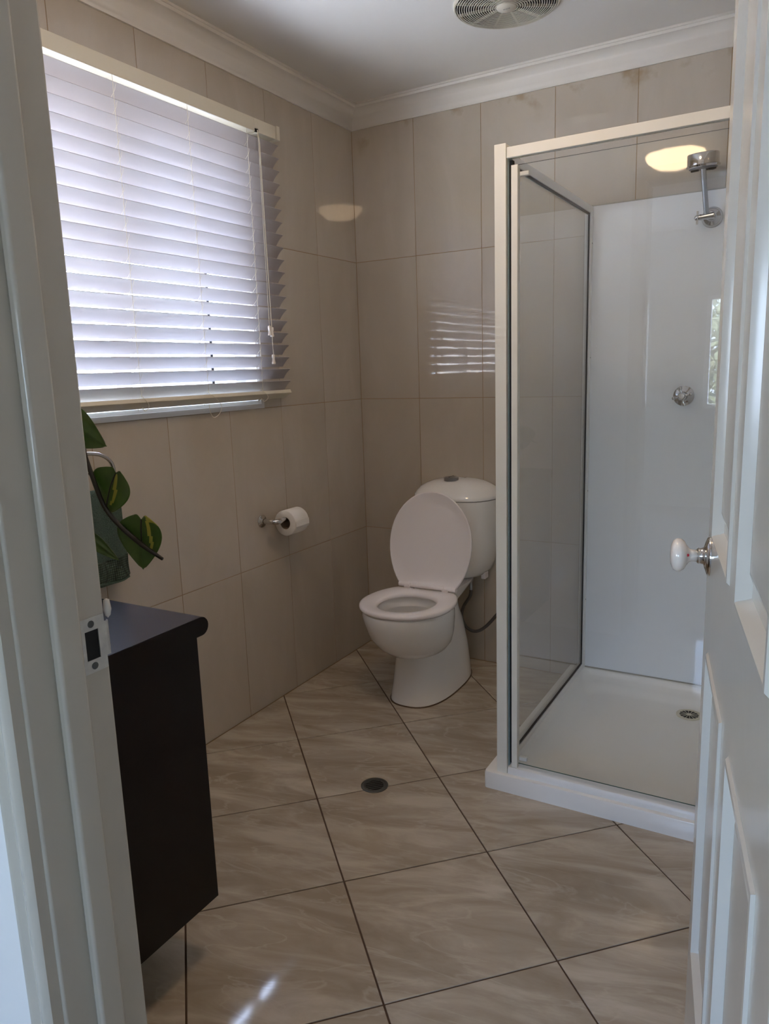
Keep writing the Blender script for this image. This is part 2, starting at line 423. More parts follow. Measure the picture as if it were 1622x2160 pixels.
bm = boxes(((DX0, YH, DZ), (DX1, -2.406, DZ+.02)), ((DX0-.05, YH-.016, DZ+.004), (DX1+.05, YH, DZ+.056)), ((DX0-.05, YF, DZ+.008), (DX1+.05, -2.4075, DZ+.06)))
tag(link('trim_7', bm, M['dimmed_jamb_paint'], bevel=.003), 'cream painted head of the door frame above the opening', 'door frame', kind='structure')
# strike plate: plate with a slot, two screws and a curved lip
px, zc = DX0, 1.004
bm = B()
ya, yb = -2.443, -2.409
for q in rects_minus(ya, yb, zc-.032, zc+.032, [(-2.436, -2.418, zc-.017, zc+.017)]): box(bm, (px, q[0], q[2]), (px+.0018, q[1], q[3]))
sp = link('strike_plate', bm, M['worn_metal'], lj); sp['label'] = 'worn satin metal strike plate'
bm = boxes(((px-.0005, -2.436, zc-.017), (px+.0004, -2.418, zc+.017))); link('latch_hole', bm, M['dark'], sp)
for dz in (-.0245, .0245):
    bm = B(); lathe(bm, [(.0042, 0), (.0042, .0006), (.002, .0012)], place((1, 0, 0), (px+.0016, -2.427, zc+dz)), 16); link('screw', bm, M['drain'], sp, smooth=40)
bm = B()
lip = [(px+.0012, -2.409), (px+.002, -2.404), (px+.0005, -2.4025), (px-.003, -2.401), (px-.0035, -2.402), (px-.0005, -2.4035), (px, -2.405), (px-.0003, -2.409)]
prism(bm, lip, 2, zc-.018, zc+.022); link('strike_lip', bm, M['worn_metal'], sp, smooth=60)
bm = B(); lathe(bm, [(0.0, -.006), (.007, -.004), (.010, 0), (.007, .006), (0, .007)], Matrix.Translation((px-.002, -2.4, zc+.034)) @ Matrix.Diagonal((.45, .5, 1.8, 1)), 16)
link('paint_drip', bm, M['gloss_paint'], sp, smooth=180)

# ------------------------------------------------------------------ door leaf, opened into the room
DW = .75; ddir = Vector((-.182, .983, 0)).normalized()
door = thing('door_1', (1.8185, -2.4075, 0), 'glossy cream four-panel door standing open at the right', 'door', kind='structure')
door.rotation_euler = (0, 0, math.atan2(ddir.y, ddir.x))
PX = [(.09, .328), (.412, .655)]; PZ = [(.32, .854), (1.03, 1.95)]; T = .035
bm = B()
for a, b, c_, d in rects_minus(.002, DW, .008, 2.036, [(x0, x1, z0, z1) for x0, x1 in PX for z0, z1 in PZ]): box(bm, (a, -T, c_), (b, 0, d))
link('door_leaf', bm, M['gloss_paint'], door, local=True)
def prect(x0, x1, z0, z1, i, y): return [(x0+i, y, z0+i), (x1-i, y, z0+i), (x1-i, y, z1-i), (x0+i, y, z1-i)]
for x0, x1 in PX:
    for z0, z1 in PZ:
        pr = [(0, -.0175), (0, .0), (.003, .0035), (.008, .004), (.010, .001), (.013, -.007), (.016, -.012), (.030, -.012), (.052, -.004), (.056, -.004)]
        rings = [prect(x0, x1, z0, z1, i, y) for i, y in pr]
        back = [prect(x0, x1, z0, z1, i, -T-y) for i, y in pr[::-1]]
        bm = B(); loft(bm, rings); loft(bm, back)
        link('panel', bm, M['gloss_paint'], door, local=True, smooth=28)
kn = Vector((DW-.05, 0, .995))
bm = B(); lathe(bm, [(.031, 0), (.0315, .002), (.029, .005), (.021, .008), (.0135, .010), (.012, .015), (.0128, .0175), (.0105, .020)], place((0, 1, 0), kn), 36)
rose = link('knob_rose', bm, M['chrome'], door, local=True, smooth=60); rose['label'] = 'chrome rose'
bm = B(); lathe(bm, [(.0095, .018), (.0095, .027), (.0112, .031), (.016, .0345), (.0225, .038), (.0262, .0435), (.0265, .049), (.0235, .0545), (.015, .058), (0.001, .059)], place((0, 1, 0), kn), 40)
kb = link('knob', bm, M['porcelain'], door, local=True, smooth=180); kb['label'] = 'white porcelain knob with a tiny red flower'
bm = B(); lathe(bm, [(.0022, 0), (.0022, .0006)], place(Vector((-.75, -.3, .1)), kn+Vector((-.0148, .0335, .0035))), 12); link('painted_dot', bm, M['red'], kb, local=True)
bm = B(); lathe(bm, [(.031, 0), (.029, .006), (.0125, .018), (.0105, .034), (.028, .055), (.016, .07), (.001, .0715)], place((0, -1, 0), kn+Vector((0, -T, 0))), 28)
link('knob', bm, M['porcelain'], door, local=True, smooth=60)
bm = boxes(((DW-.001, -.028, .94), (DW+.0012, -.007, 1.06))); link('latch_plate', bm, M['dull_chrome'], door, local=True)
for z in (.25, 1.8):
    bm = B(); lathe(bm, [(.005, -.045), (.005, .045)], Matrix.Translation((.001, -.001, z)), 12); link('hinge', bm, M['dull_chrome'], door, local=True, smooth=60)

# ------------------------------------------------------------------ window in the left wall
win = thing('window_1', (-.06, (WY0+WY1)/2, WZ0), 'white aluminium sliding window behind the blind', 'window', kind='structure')
def ring_boxes(bm, x0, x1, y0, y1, z0, z1, w):
    for q in rects_minus(y0, y1, z0, z1, [(y0+w, y1-w, z0+w, z1-w)]): box(bm, (x0, q[0], q[2]), (x1, q[1], q[3]))
bm = B(); ring_boxes(bm, .0003, .005, WY0-.017, WY1+.017, WZ0-.018, WZ1+.017, .018); link('flange', bm, mat('satin_aluminium_flange', (.60, .59, .58), .4), win, bevel=.001)
bm = B(); ring_boxes(bm, -.115, .0003, WY0, WY1, WZ0, WZ1, .012); link('reveal', bm, M['white_alu'], win)
bm = B(); ring_boxes(bm, -.10, -.055, WY0+.012, WY1-.012, WZ0+.012, WZ1-.012, .022); link('frame', bm, M['white_alu'], win, bevel=.002)
for y0, y1, x in ((WY0+.03, -1.26, -.092), (-1.34, WY1-.03, -.072)):
    bm = B(); ring_boxes(bm, x, x+.016, y0, y1, WZ0+.03, WZ1-.03, .032); sa = link('sash', bm, M['white_alu'], win, bevel=.002)
    bm = boxes(((x+.006, y0+.03, WZ0+.06), (x+.010, y1-.03, WZ1-.06))); link('pane', bm, M['window_glass'], sa)
bm = boxes(((-.056, -1.325, 1.2), (-.045, -1.285, 1.262)), ((-.05, -1.316, 1.225), (-.025, -1.294, 1.24)), ((-.05, -1.35, 1.205), (-.036, -1.29, 1.215)))
link('latch', bm, M['rubber'], win, bevel=.002)
bm = boxes(((-.095, -.935, WZ0+.03), (-.06, -.905, WZ1-.03))); link('mullion', bm, M['white_alu'], win, bevel=.002)
bm = boxes(((-.0595, -.912, WZ0+.03), (-.0585, -.900, WZ1-.03))); link('seal_strip', bm, M['rubber'], win)

# ------------------------------------------------------------------ venetian blind
BY0, BY1 = -2.03, -.607
blind = thing('venetian_blind', (.04, (BY0+BY1)/2, 1.21), 'cream slatted venetian blind hanging tilted over the window', 'blind')
ang = math.radians(44); ux, uz = math.cos(ang), math.sin(ang); nx, nz = -uz, ux
def slat_profile(w, th, crown):
    top, bot = [], []
    for k in range(7):
        t = -1+2*k/6; h = crown*(1-t*t)
        top.append((ux*w/2*t+nx*(h+th), uz*w/2*t+nz*(h+th))); bot.append((ux*w/2*t+nx*h, uz*w/2*t+nz*h))
    return top+bot[::-1]
sp_me = None
for k in range(20):
    cx_, cz_ = .043, 1.253+k*.0443
    if sp_me is None:
        bm = B(); prism(bm, slat_profile(.05, .0026, .003), 1, BY0, BY1)
        o = link('slat', bm, M['blind'], blind, loc=(cx_, 0, cz_), smooth=35); sp_me = o
    else:
        o = sp_me.copy(); COL.objects.link(o)
        o.location = Vector((cx_, 0, cz_)) - blind.location
    o.rotation_euler = (random.uniform(-.0006, .0006), random.uniform(-.02, .02), 0)
ux, uz = math.cos(math.radians(26)), math.sin(math.radians(26)); nx, nz = -uz, ux
bm = B(); prism(bm, slat_profile(.048, .014, 0), 1, BY0, BY1+.002); link('bottom_rail', bm, M['blind_rail'], blind, loc=(.0385, 0, 1.215), bevel=.002)
bm = B()
box(bm, (.006, BY0, 2.131), (.060, -.735, 2.175)); box(bm, (.006, -.735, 2.142), (.060, -.715, 2.175)); box(bm, (.006, -.715, 2.131), (.060, -.618, 2.175))
link('head_rail', bm, M['blind_rail'], blind, bevel=.0015)
bm = boxes(((.05, -.735, 2.133), (.0585, -.715, 2.1415))); link('cord_slot', bm, M['dark'], blind)
bm = boxes(((.004, -.615, 2.129), (.064, -.598, 2.177))); link('end_bracket', bm, M['blind_rail'], blind, bevel=.0015)
for y in (-1.64, -1.352, -1.064, -.780):
    bm = B()
    tube(bm, [(.0602, y, 2.131), (.0602, y, 1.24)], .0008, 5)
    pts = []
    for k in range(20):
        z = 1.253+k*.0443
        tube(bm, [(.0600, y+.012, z+.0195), (.050, y+.014, z+.002), (.0262, y+.012, z-.0235)], .0006, 4)
    tube(bm, [(.0262, y+.012, 2.131), (.0262, y+.012, 1.20)], .0008, 5)
    link('ladder_cord', bm, M['cord'], blind)
for y, dz, w in ((-1.352, .035, .02), (-1.064, .075, .05), (-.79, .035, .03)):
    bm = B(); tube(bm, spline([(.061, y, 1.245), (.064, y+w, 1.235-dz*.4), (.064, y+w*.9, 1.235-dz*.8), (.062, y+w*.3, 1.235-dz), (.060, y, 1.235-dz*.7), (.058, y, 1.205)], 6), .0009, 5)
    link('cord_loop', bm, M['cord'], blind)
for (y0, y1, z, xx) in ((-.722, -.727, 1.455, .066), (-.720, -.716, 1.450, .068), (-.721, -.719, 1.352, .070)):
    bm = B(); tube(bm, [(.0595, y0, 2.138), (.064, (y0+y1)/2, 2.10), (xx, y1, z+.015)], .0010, 6)
    cdd = link('pull_cord', bm, M['cord'], blind)
    bm = B(); lathe(bm, [(.003, .017), (.0062, .0155), (.0065, .008), (.0050, 0), (.0062, -.009), (.0080, -.014), (.0070, -.018), (.002, -.019)], Matrix.Translation((xx, y1, z)), 20)
    link('tassel', bm, M['porcelain'], cdd, smooth=50)

# ------------------------------------------------------------------ toilet
TX = .500
wc = thing('toilet', (TX, -.35, 0), 'white ceramic toilet with its lid up in the back left corner', 'toilet')
bm = B()
# pedestal with rear skirt
def foot(z, rx, y0, y1, p=2.4): return egg(TX-.003, (y0+y1)/2, z, rx, (y1-y0)/2, (y1-y0)/2, 48, p)
loft(bm, [foot(0, .124, -.568, -.075, 2.6), foot(.02, .122, -.565, -.075, 2.6), foot(.08, .114, -.552, -.08, 2.6), foot(.15, .107, -.540, -.09, 2.6), foot(.20, .101, -.532, -.105, 2.6),
          foot(.26, .094, -.50, -.12), foot(.31, .082, -.42, -.15), foot(.345, .074, -.36, -.16), foot(.375, .080, -.34, -.06, 3), foot(.395, .086, -.36, -.02, 3.5), foot(.404, .088, -.36, -.02, 3.5)])
# bowl outside, rim and inside
SC = -.535
R = [egg(TX, -.43, .185, .050, .075, .09), egg(TX, -.44, .195, .088, .115, .11), egg(TX, -.455, .215, .118, .150, .13), egg(TX, -.475, .25, .146, .178, .15), egg(TX, -.495, .295, .163, .195, .17),
     egg(TX, -.51, .35, .173, .200, .18), egg(TX, -.518, .385, .177, .200, .18), egg(TX, -.518, .398, .174, .197, .178), egg(TX, -.518, .402, .165, .188, .17),
     egg(TX, -.535, .402, .128, .150, .135), egg(TX, -.535, .392, .120, .142, .128), egg(TX, -.535, .362, .116, .138, .126), egg(TX, -.535, .359, .134, .156, .148), egg(TX, -.535, .345, .136, .158, .150), egg(TX, -.52, .30, .104, .122, .125),
     egg(TX, -.49, .24, .068, .075, .08), egg(TX, -.47, .20, .045, .045, .045)]
loft(bm, R)
pan = link('pan', bm, M['ceramic'], wc, smooth=50)
bm = B(); lathe(bm, [(.0001, .0), (.066, 0)], Matrix.Translation((TX, -.492, .232)), 32, cap0=False, cap1=False); 
link('water', bm, mat('bowl_water', (.10, .10, .095), .03), wc)
bm = B(); loft(bm, [foot(-.002, .1275, -.572, -.071, 2.6), foot(.004, .1255, -.570, -.073, 2.6)]); link('sealant', bm, mat('brown_sealant', (.12, .08, .05), .7), wc)
# seat ring
def sring(z, d, hole): 
    if hole: return egg(TX+.004, -.538, z, .107+d, .122+d, .110+d, 48, 2.1)
    return [(x, min(y, -.366-d), z_) for x, y, z_ in egg(TX, -.53, z, .184-d, .188-d, .235-d, 48, 2.05, 2.0)]
bm = B(); loft(bm, [sring(.404, .004, 0), sring(.408, 0, 0), sring(.416, 0, 0), sring(.421, .004, 0), sring(.4235, .012, 0), sring(.4215, .012, 1), sring(.417, .003, 1), sring(.410, 0, 1), sring(.404, .003, 1)], closed=True)
link('seat', bm, M['seat'], wc, smooth=180)
# lid, hinged up and leaning on the cistern
LH = Vector((TX, -.352, .432)); la = math.radians(80)
def lid_pt(p, off):      # p=(x, distance from hinge), off = thickness direction (towards the room when up)
    d = Vector((0, math.cos(la), math.sin(la))); n = Vector((0, -math.sin(la), math.cos(la)))
    return LH + Vector((p[0]-TX, 0, 0)) + d*p[1] + n*off
def lring(ins, off, dome=0):
    return [lid_pt((x, -(y)), off) for x, y, z in [(a_, min(b_, -.002-ins), c_) for a_, b_, c_ in egg(TX, -.172, 0, .184-ins, .213-ins, .240-ins, 48, 2.0, 2.0)]]
bm = B(); loft(bm, [lring(.03, -.008), lring(.010, -.006), lring(.001, -.001), lring(0, .006), lring(.003, .0095), lring(.006, .0085), lring(.012, .0045), lring(.06, .0015), lring(.12, .001)])
link('lid', bm, M['seat'], wc, smooth=180)
bm = B()
tube(bm, [(TX-.075, -.357, .431), (TX+.075, -.357, .431)], .0105, 16)
for sx in (-1, 1): tube(bm, [(TX+sx*.0765, -.357, .431), (TX+sx*.128, -.357, .431)], .0108, 16); box(bm, (TX+sx*.085-.014, -.372, .402), (TX+sx*.085+.014, -.345, .428))
link('hinge', bm, M['seat'], wc, smooth=40)
# cistern: D-shaped tank, domed lid, button
def dsec(z, rx, d, ins=0, n=48):
    o = []
    for i in range(n):
        t = 2*PI*i/n; c_, s_ = math.cos(t), math.sin(t)
        x = math.copysign(abs(c_)**(2/3.0), c_)*rx
        y = -.012-(d-.012)*abs(s_)**(2/2.3) if s_ < 0 else -.012+.009*abs(s_)**.3
        o.append((TX-.003+x, y, z))
    return o
bm = B(); loft(bm, [dsec(.404, .085, .12), dsec(.415, .118, .135), dsec(.44, .143, .150), dsec(.48, .160, .165), dsec(.54, .173, .176), dsec(.62, .181, .184), dsec(.70, .186, .189), dsec(.752, .188, .191)])
link('cistern', bm, M['ceramic'], wc, smooth=60)
bm = B(); loft(bm, [dsec(.7525, .184, .187), dsec(.7545, .184, .187)]); link('lid_gap', bm, M['rubber'], wc)
bm = B(); loft(bm, [dsec(.755, .190, .193), dsec(.761, .1925, .195), dsec(.770, .190, .192), dsec(.784, .180, .182), dsec(.800, .163, .166), dsec(.813, .138, .145), dsec(.823, .108, .120), dsec(.829, .07, .092), dsec(.831, .03, .06)])
link('cistern_lid', bm, M['ceramic'], wc, smooth=60)
bm = B(); lathe(bm, [(.031, -.006), (.031, .006), (.028, .0085), (.014, .0105), (.001, .011)], Matrix.Translation((TX-.012, -.085, .834)), 32); fb = link('flush_button', bm, M['dull_chrome'], wc, smooth=50)
bm = boxes(((TX-.0127, -.110, .8435), (TX-.0113, -.060, .8455))); link('button_split', bm, M['rubber'], fb)
# water inlet: nut and braided hose
bm = B(); lathe(bm, [(.011, .404), (.011, .385), (.008, .383), (.008, .365), (.0095, .362), (.0095, .345)], Matrix.Translation((TX+.062, -.06, 0)), 12); link('inlet_nut', bm, M['dull_chrome'], wc, smooth=30)
bm = B(); tube(bm, spline([(TX+.062, -.06, .35), (TX+.058, -.062, .315), (TX+.030, -.07, .265), (TX+.022, -.072, .215), (TX+.045, -.07, .172), (TX+.085, -.065, .158), (TX+.13, -.055, .185), (TX+.19, -.035, .26)], 10), .0072, 12)
bm2 = None
hz = link('water_hose', bm, mat('braided_hose', (.13, .125, .12), .42, metal=.5, bump=(700, .6, .001)), wc, smooth=180)
bm = B(); lathe(bm, [(.02, 0), (.02, .004), (.009, .006), (.009, .05), (.012, .05), (.012, .065)], place((0, -1, 0), (TX+.195, -.001, .265)), 20); link('stop_valve', bm, M['chrome'], wc, smooth=40)
bm = boxes(((TX+.105, -.05, .395), (TX+.125, -.012, .425))); link('mounting_clip', bm, M['seat'], wc, bevel=.003)

# ------------------------------------------------------------------ toilet roll and holder
RH = thing('toilet_roll_holder', (0, -.762, .744), 'chrome bar holder on the window wall carrying the toilet roll', 'roll holder')
bm = B(); lathe(bm, [(.024, 0.0005), (.0245, .003), (.022, .006), (.012, .008), (.0095, .012)], place((1, 0, 0), (0, -.762, .744)), 32); link('rose', bm, M['chrome'], RH, smooth=50)
bm = B(); tube(bm, spline([(.008, -.762, .744), (.048, -.762, .744), (.064, -.756, .744), (.070, -.74, .744), (.070, -.70, .744), (.070, -.60, .744), (.070, -.585, .744)], 7),   .0102, 18); link('arm', bm, M['chrome'], RH, smooth=180)
TR = thing('toilet_roll', (.070, -.665, .7305), 'white toilet paper roll on the chrome holder', 'toilet paper')
RC = Vector((.070, -.708, .7305)); ro, ri = .050, .0240
n = 56; rings = []
def rr(r, y): return [(RC.x+(r*(1+.012*math.sin(3*t)))*math.cos(t), y, RC.z+r*math.sin(t)) for t in [2*PI*i/n for i in range(n)]]
bm = B(); loft(bm, [rr(ri, -.708), rr(ro-.002, -.708), rr(ro, -.706), rr(ro, -.622), rr(ro-.002, -.620), rr(ri, -.620)], closed=True)
pr_ = link('paper', bm, M['paper'], TR, smooth=50)
bm = B()
prism(bm, [(RC.x+ro+.0006, RC.z+.01), (RC.x+ro+.0014, RC.z+.01), (RC.x+ro+.0022, RC.z-.012), (RC.x+ro-.003, RC.z-.022), (RC.x+ro-.005, RC.z-.020), (RC.x+ro-.0002, RC.z-.012)], 1, -.706, -.622)
link('loose_end', bm, M['paper'], TR)
bm = B(); loft(bm, [rr(ri, -.7075), rr(ri, -.6205), rr(ri-.0012, -.6205), rr(ri-.0012, -.7075)], closed=True); link('core', bm, M['card'], TR, smooth=50)

# ------------------------------------------------------------------ shower
TXL, TYF, TZ = .989, -.957, .055
tray = thing('shower_tray', ((TXL+XR)/2, -.48, 0), 'white acrylic shower tray in the back right corner', 'shower tray')
def rrect(x0, x1, y0, y1, r, z, m=7):
    o = []
    for cx_, cy_, a0 in ((x1-r, y1-r, 0), (x0+r, y1-r, 90), (x0+r, y0+r, 180), (x1-r, y0+r, 270)):
        for k in range(m):
            a = math.radians(a0+90*k/(m-1)); o.append((cx_+r*math.cos(a), cy_+r*math.sin(a), z))
    return o
XT = XR-.002
def tr(i, r, z, back=0): return rrect(TXL+i, XT-max(i*.4, 0), TYF+i, -.002-i*.4-back, r, z)
bm = B(); loft(bm, [tr(0, .012, 0), tr(0, .012, TZ-.006), tr(.002, .012, TZ-.001), tr(.006, .012, TZ), tr(.058, .03, TZ), tr(.061, .035, TZ-.002), tr(.066, .045, TZ-.012), tr(.072, .05, TZ-.020, .01), tr(.088, .055, TZ-.024, .045), tr(.098, .06, TZ-.030, .060), tr(.108, .07, TZ-.040, .070), tr(.13, .08, TZ-.045, .08), tr(.34, .05, TZ-.047, .1)])
link('basin', bm, M['tray'], tray, smooth=50)
DC = Vector((1.485, -.185, .0085))
bm = B(); lathe(bm, [(.045, 0), (.045, .0025), (.041, .0034), (.034, .0030), (.033, .0022), (.0325, 0)], Matrix.Translation(DC), 36); dr = link('drain_ring', bm, M['drain_cream'], tray, smooth=40)
bm = B(); lathe(bm, [(.0001, .0021), (.0332, .0021)], Matrix.Translation(DC), 36, cap0=False, cap1=False); link('drain_hole', bm, M['dark'], dr)
bm = B()
for k in range(14):
    a = 2*PI*k/14; d = Vector((math.cos(a), math.sin(a), 0)); p = Vector((-d.y, d.x, 0))
    v = [bm.verts.new(DC+d*r+p*w+Vector((0, 0, h))) for h in (.0022, .0028) for r, w in ((.007, .0006), (.034, .0012), (.034, -.0012), (.007, -.0006))]
    for f in ((0, 1, 2, 3), (7, 6, 5, 4), (0, 4, 5, 1), (1, 5, 6, 2), (2, 6, 7, 3), (3, 7, 4, 0)): bm.faces.new([v[i] for i in f])
lathe(bm, [(.008, .002), (.008, .0042)], Matrix.Translation(DC), 20)
link('drain_grille', bm, M['drain_cream'], dr)
liner = tag(link('shower_liner', boxes(((1.024, -.0045, TZ-.0005), (XR-.0045, -.0005, 1.873))), M['acrylic'], bevel=.001), 'glossy white acrylic lining panel on the back wall of the shower carrying the taps', 'shower liner')
tag(link('shower_liner', boxes(((XR-.0045, -.90, TZ+.0005), (XR-.0005, -.005, 1.873))), M['acrylic'], bevel=.001), 'glossy white acrylic lining panel on the right side of the shower, behind the door', 'shower liner')
M['sealant'] = mat('grey_sealant', (.38, .36, .31), .6)
for a, b in (((1.024, -.006, 1.8725), (XR-.0045, -.0005, 1.8765)), ((1.024, -.008, TZ+.0002), (XR-.005, -.0046, TZ+.004))): link('sealant_bead', boxes((a, b)), M['sealant'], liner)

scr = thing('shower_screen', (1.47, -.47, TZ), 'framed glass shower enclosure with a pivot door at the front', 'shower screen')
bm = B()
for a, b in (((1.027, -.940, TZ), (1.060, -.936, 1.879)), ((1.027, -.936, TZ), (1.031, -.895, 1.879)), ((1.0565, -.936, TZ), (1.060, -.900, 1.879)), ((1.031, -.90, TZ), (1.0565, -.896, 1.879))): box(bm, a, b)
link('corner_post', bm, M['cream_alu'], scr, bevel=.0008)
bm = boxes(((1.0602, -.928, TZ+.004), (1.0645, -.902, 1.86))); link('grey_seal', bm, mat('grey_channel', (.20, .26, .27), .35), scr)
bm = boxes(((1.0645, -.922, TZ+.03), (1.0725, -.908, 1.838))); link('black_seal', bm, M['rubber'], scr)
bm = boxes(((1.062, -.940, 1.841), (XR-.0055, -.936, 1.868)), ((1.062, -.936, 1.864), (XR-.0055, -.902, 1.868)), ((1.062, -.905, 1.846), (XR-.0055, -.902, 1.864)), ((1.062, -.936, 1.841), (XR-.0055, -.930, 1.845)))
link('header_rail', bm, M['cream_alu'], scr, bevel=.0012)
bm = B(); prism(bm, [(-.941, TZ), (-.941, TZ+.014), (-.936, TZ+.021), (-.912, TZ+.026), (-.905, TZ+.026), (-.900, TZ+.008), (-.893, TZ)], 0, 1.062, XR-.0055); link('sill_rail', bm, M['white_alu'], scr, bevel=.001)
bm = boxes(((XR-.03, -.938, TZ+.02), (XR-.0055, -.905, 1.841))); link('wall_jamb', bm, M['cream_alu'], scr, bevel=.001)
# pivot door
sd_ = link('pivot_door', boxes(((1.0735, -.937, TZ+.024), (1.0915, -.916, 1.822))), M['cream_alu'], scr, bevel=.001)
def pane(name, a, b, parent):
    bm = B(); box(bm, a, b)
    bm.faces.ensure_lookup_table()
    th = min(range(3), key=lambda i: abs(b[i]-a[i]))
    for f in bm.faces:
        f.normal_update()
        if abs(f.normal[th]) < .5: f.material_index = 1
    return link(name, bm, [M['glass'], M['glass_edge']], parent)
pane('glass_pane', (1.0905, -.9285, TZ+.036), (XR-.038, -.9235, 1.823), sd_)
for z in (1.80, .105): link('pivot_block', boxes(((1.0925, -.9235, z-.006), (1.118, -.912, z+.006))), M['white_alu'], sd_, bevel=.002)
# fixed return panel
bm = boxes(((1.027, -.897, 1.845), (1.049, -.02, 1.871))); link('top_rail', bm, M['white_alu'], scr, bevel=.001)
bm = boxes(((1.027, -.897, TZ), (1.049, -.02, TZ+.020))); link('bottom_rail', bm, M['white_alu'], scr, bevel=.001)
bm = boxes(((1.0262, -.033, TZ), (1.051, -.0085, 1.8715))); wch = link('wall_channel', bm, M['white_alu'], scr, bevel=.001)
for z in (.35, .80, 1.32, 1.74):
    bm = B(); lathe(bm, [(.0026, 0), (.0026, .0008)], place((1, 0, 0), (1.0508, -.014, z)), 10); link('screw', bm, M['drain'], wch)
pane('glass_pane', (1.0355, -.895, TZ+.012), (1.0400, -.028, 1.852), scr)
bm = boxes(((1.0402, -.86, 1.838), (1.0455, -.036, 1.8452)), ((1.0402, -.0385, TZ+.02), (1.0455, -.0325, 1.8452)), ((1.0402, -.86, TZ+.0198), (1.0455, -.036, TZ+.026))); link('glazing_seal', bm, M['rubber'], scr)

# shower rose, arm and joint
sh = thing('overhead_shower', (1.463, -.004, 1.782), 'chrome shower head on a swivel arm high on the shower wall', 'shower head')
bm = B(); lathe(bm, [(.034, .0005), (.035, .004), (.031, .009), (.030, .012), (.026, .017), (.016, .021), (.013, .03), (.013, .048)], place((0, -1, 0), (1.463, -.0045, 1.782)), 36); link('wall_rose', bm, M['chrome'], sh, smooth=50)
bm = B(); tube(bm, [(1.470, -.055, 1.782), (1.474, -.055, 1.7815), (1.425, -.055, 1.7785)], [.0125, .0125, .0085], 18); lathe(bm, [(.0001, -.009), (.006, -.007), (.009, 0), (.006, .007), (.0001, .009)], Matrix.Translation((1.419, -.055, 1.778)), 18); lathe(bm, [(.010, 0), (.0105, .003), (.010, .006)], place((-1, 0, 0), (1.434, -.055, 1.779)), 20)
link('swivel_joint', bm, M['chrome'], sh, smooth=50)
bm = B(); tube(bm, [(1.421, -.056, 1.757), (1.421, -.056, 1.800)], .0032, 10); link('lever', bm, mat('clear_plastic', (.62, .58, .52), .15), sh, smooth=60)
arm0, arm1 = Vector((1.450, -.055, 1.783)), Vector((1.439, -.100, 1.926))
bm = B(); tube(bm, [arm0, arm1], .0088, 18); link('arm', bm, M['dull_chrome'], sh, smooth=60)
hz_ = place(Vector((-.02, -.12, 1)), arm1)
bm = B(); lathe(bm, [(.0001, .001), (.044, .001), (.0525, .004), (.0540, .009), (.0500, .011), (.0500, .043), (.048, .0465), (.0001, .0465)], hz_, 44); hd = link('head', bm, M['chrome'], sh, smooth=40)
bm = B(); lathe(bm, [(.0001, -.0005), (.0445, -.0005), (.0445, .002)], hz_, 40, cap0=False, cap1=False); link('face_plate', bm, mat('grey_plate', (.20, .22, .24), .35), hd)
bm = B()
for a, b, r, zz in ((.3, 1.0, .040, -.006), (1.15, 1.55, .036, -.004), (2.9, 3.2, .040, -.006)):
    q = [hz_ @ Vector((rr_*math.cos(t), rr_*math.sin(t), z_)) for z_ in (zz, 0) for rr_, t in ((.016, a), (.016, b), (r, b), (r, a))]
    v = [bm.verts.new(p_) for p_ in q]
    for f in ((0, 1, 2, 3), (7, 6, 5, 4), (0, 4, 5, 1), (1, 5, 6, 2), (2, 6, 7, 3), (3, 7, 4, 0)): bm.faces.new([v[i] for i in f])
link('spray_vanes', bm, M['rubber'], hd)

# shower tap
tp = thing('shower_tap', (1.394, -.005, 1.170), 'chrome cross-handle tap on the white shower wall', 'tap')
tb = Vector((1.394, -.0045, 1.170))
bm = B(); lathe(bm, [(.036, 0), (.0365, .003), (.033, .0065), (.024, .009), (.016, .014), (.013, .03)], place((0, -1, 0), tb), 40); link('plate', bm, M['chrome'], tp, smooth=40)
bm = B(); lathe(bm, [(.012, .028), (.014, .034), (.014, .046), (.011, .050)], place((0, -1, 0), tb), 28); hub = link('handle_hub', bm, M['chrome'], tp, smooth=50)
for k in range(4):
    a = math.radians(14+90*k); d = Vector((math.cos(a), 0, math.sin(a))); o0 = tb+Vector((0, -.040, 0))
    bm = B(); tube(bm, [o0+d*.010, o0+d*.018, o0+d*.026], [.0045, .0035, .004], 12); lathe(bm, [(.0001, -.0065), (.005, -.005), (.007, 0), (.005, .005), (.0001, .0065)], place(d, o0+d*.030), 16)
    link('handle_arm', bm, M['chrome'], hub, smooth=60)
bm = B(); lathe(bm, [(.0085, .049), (.0085, .0515), (.001, .053)], place((0, -1, 0), tb), 24); link('index_cap', bm, M['porcelain'], hub, smooth=60)

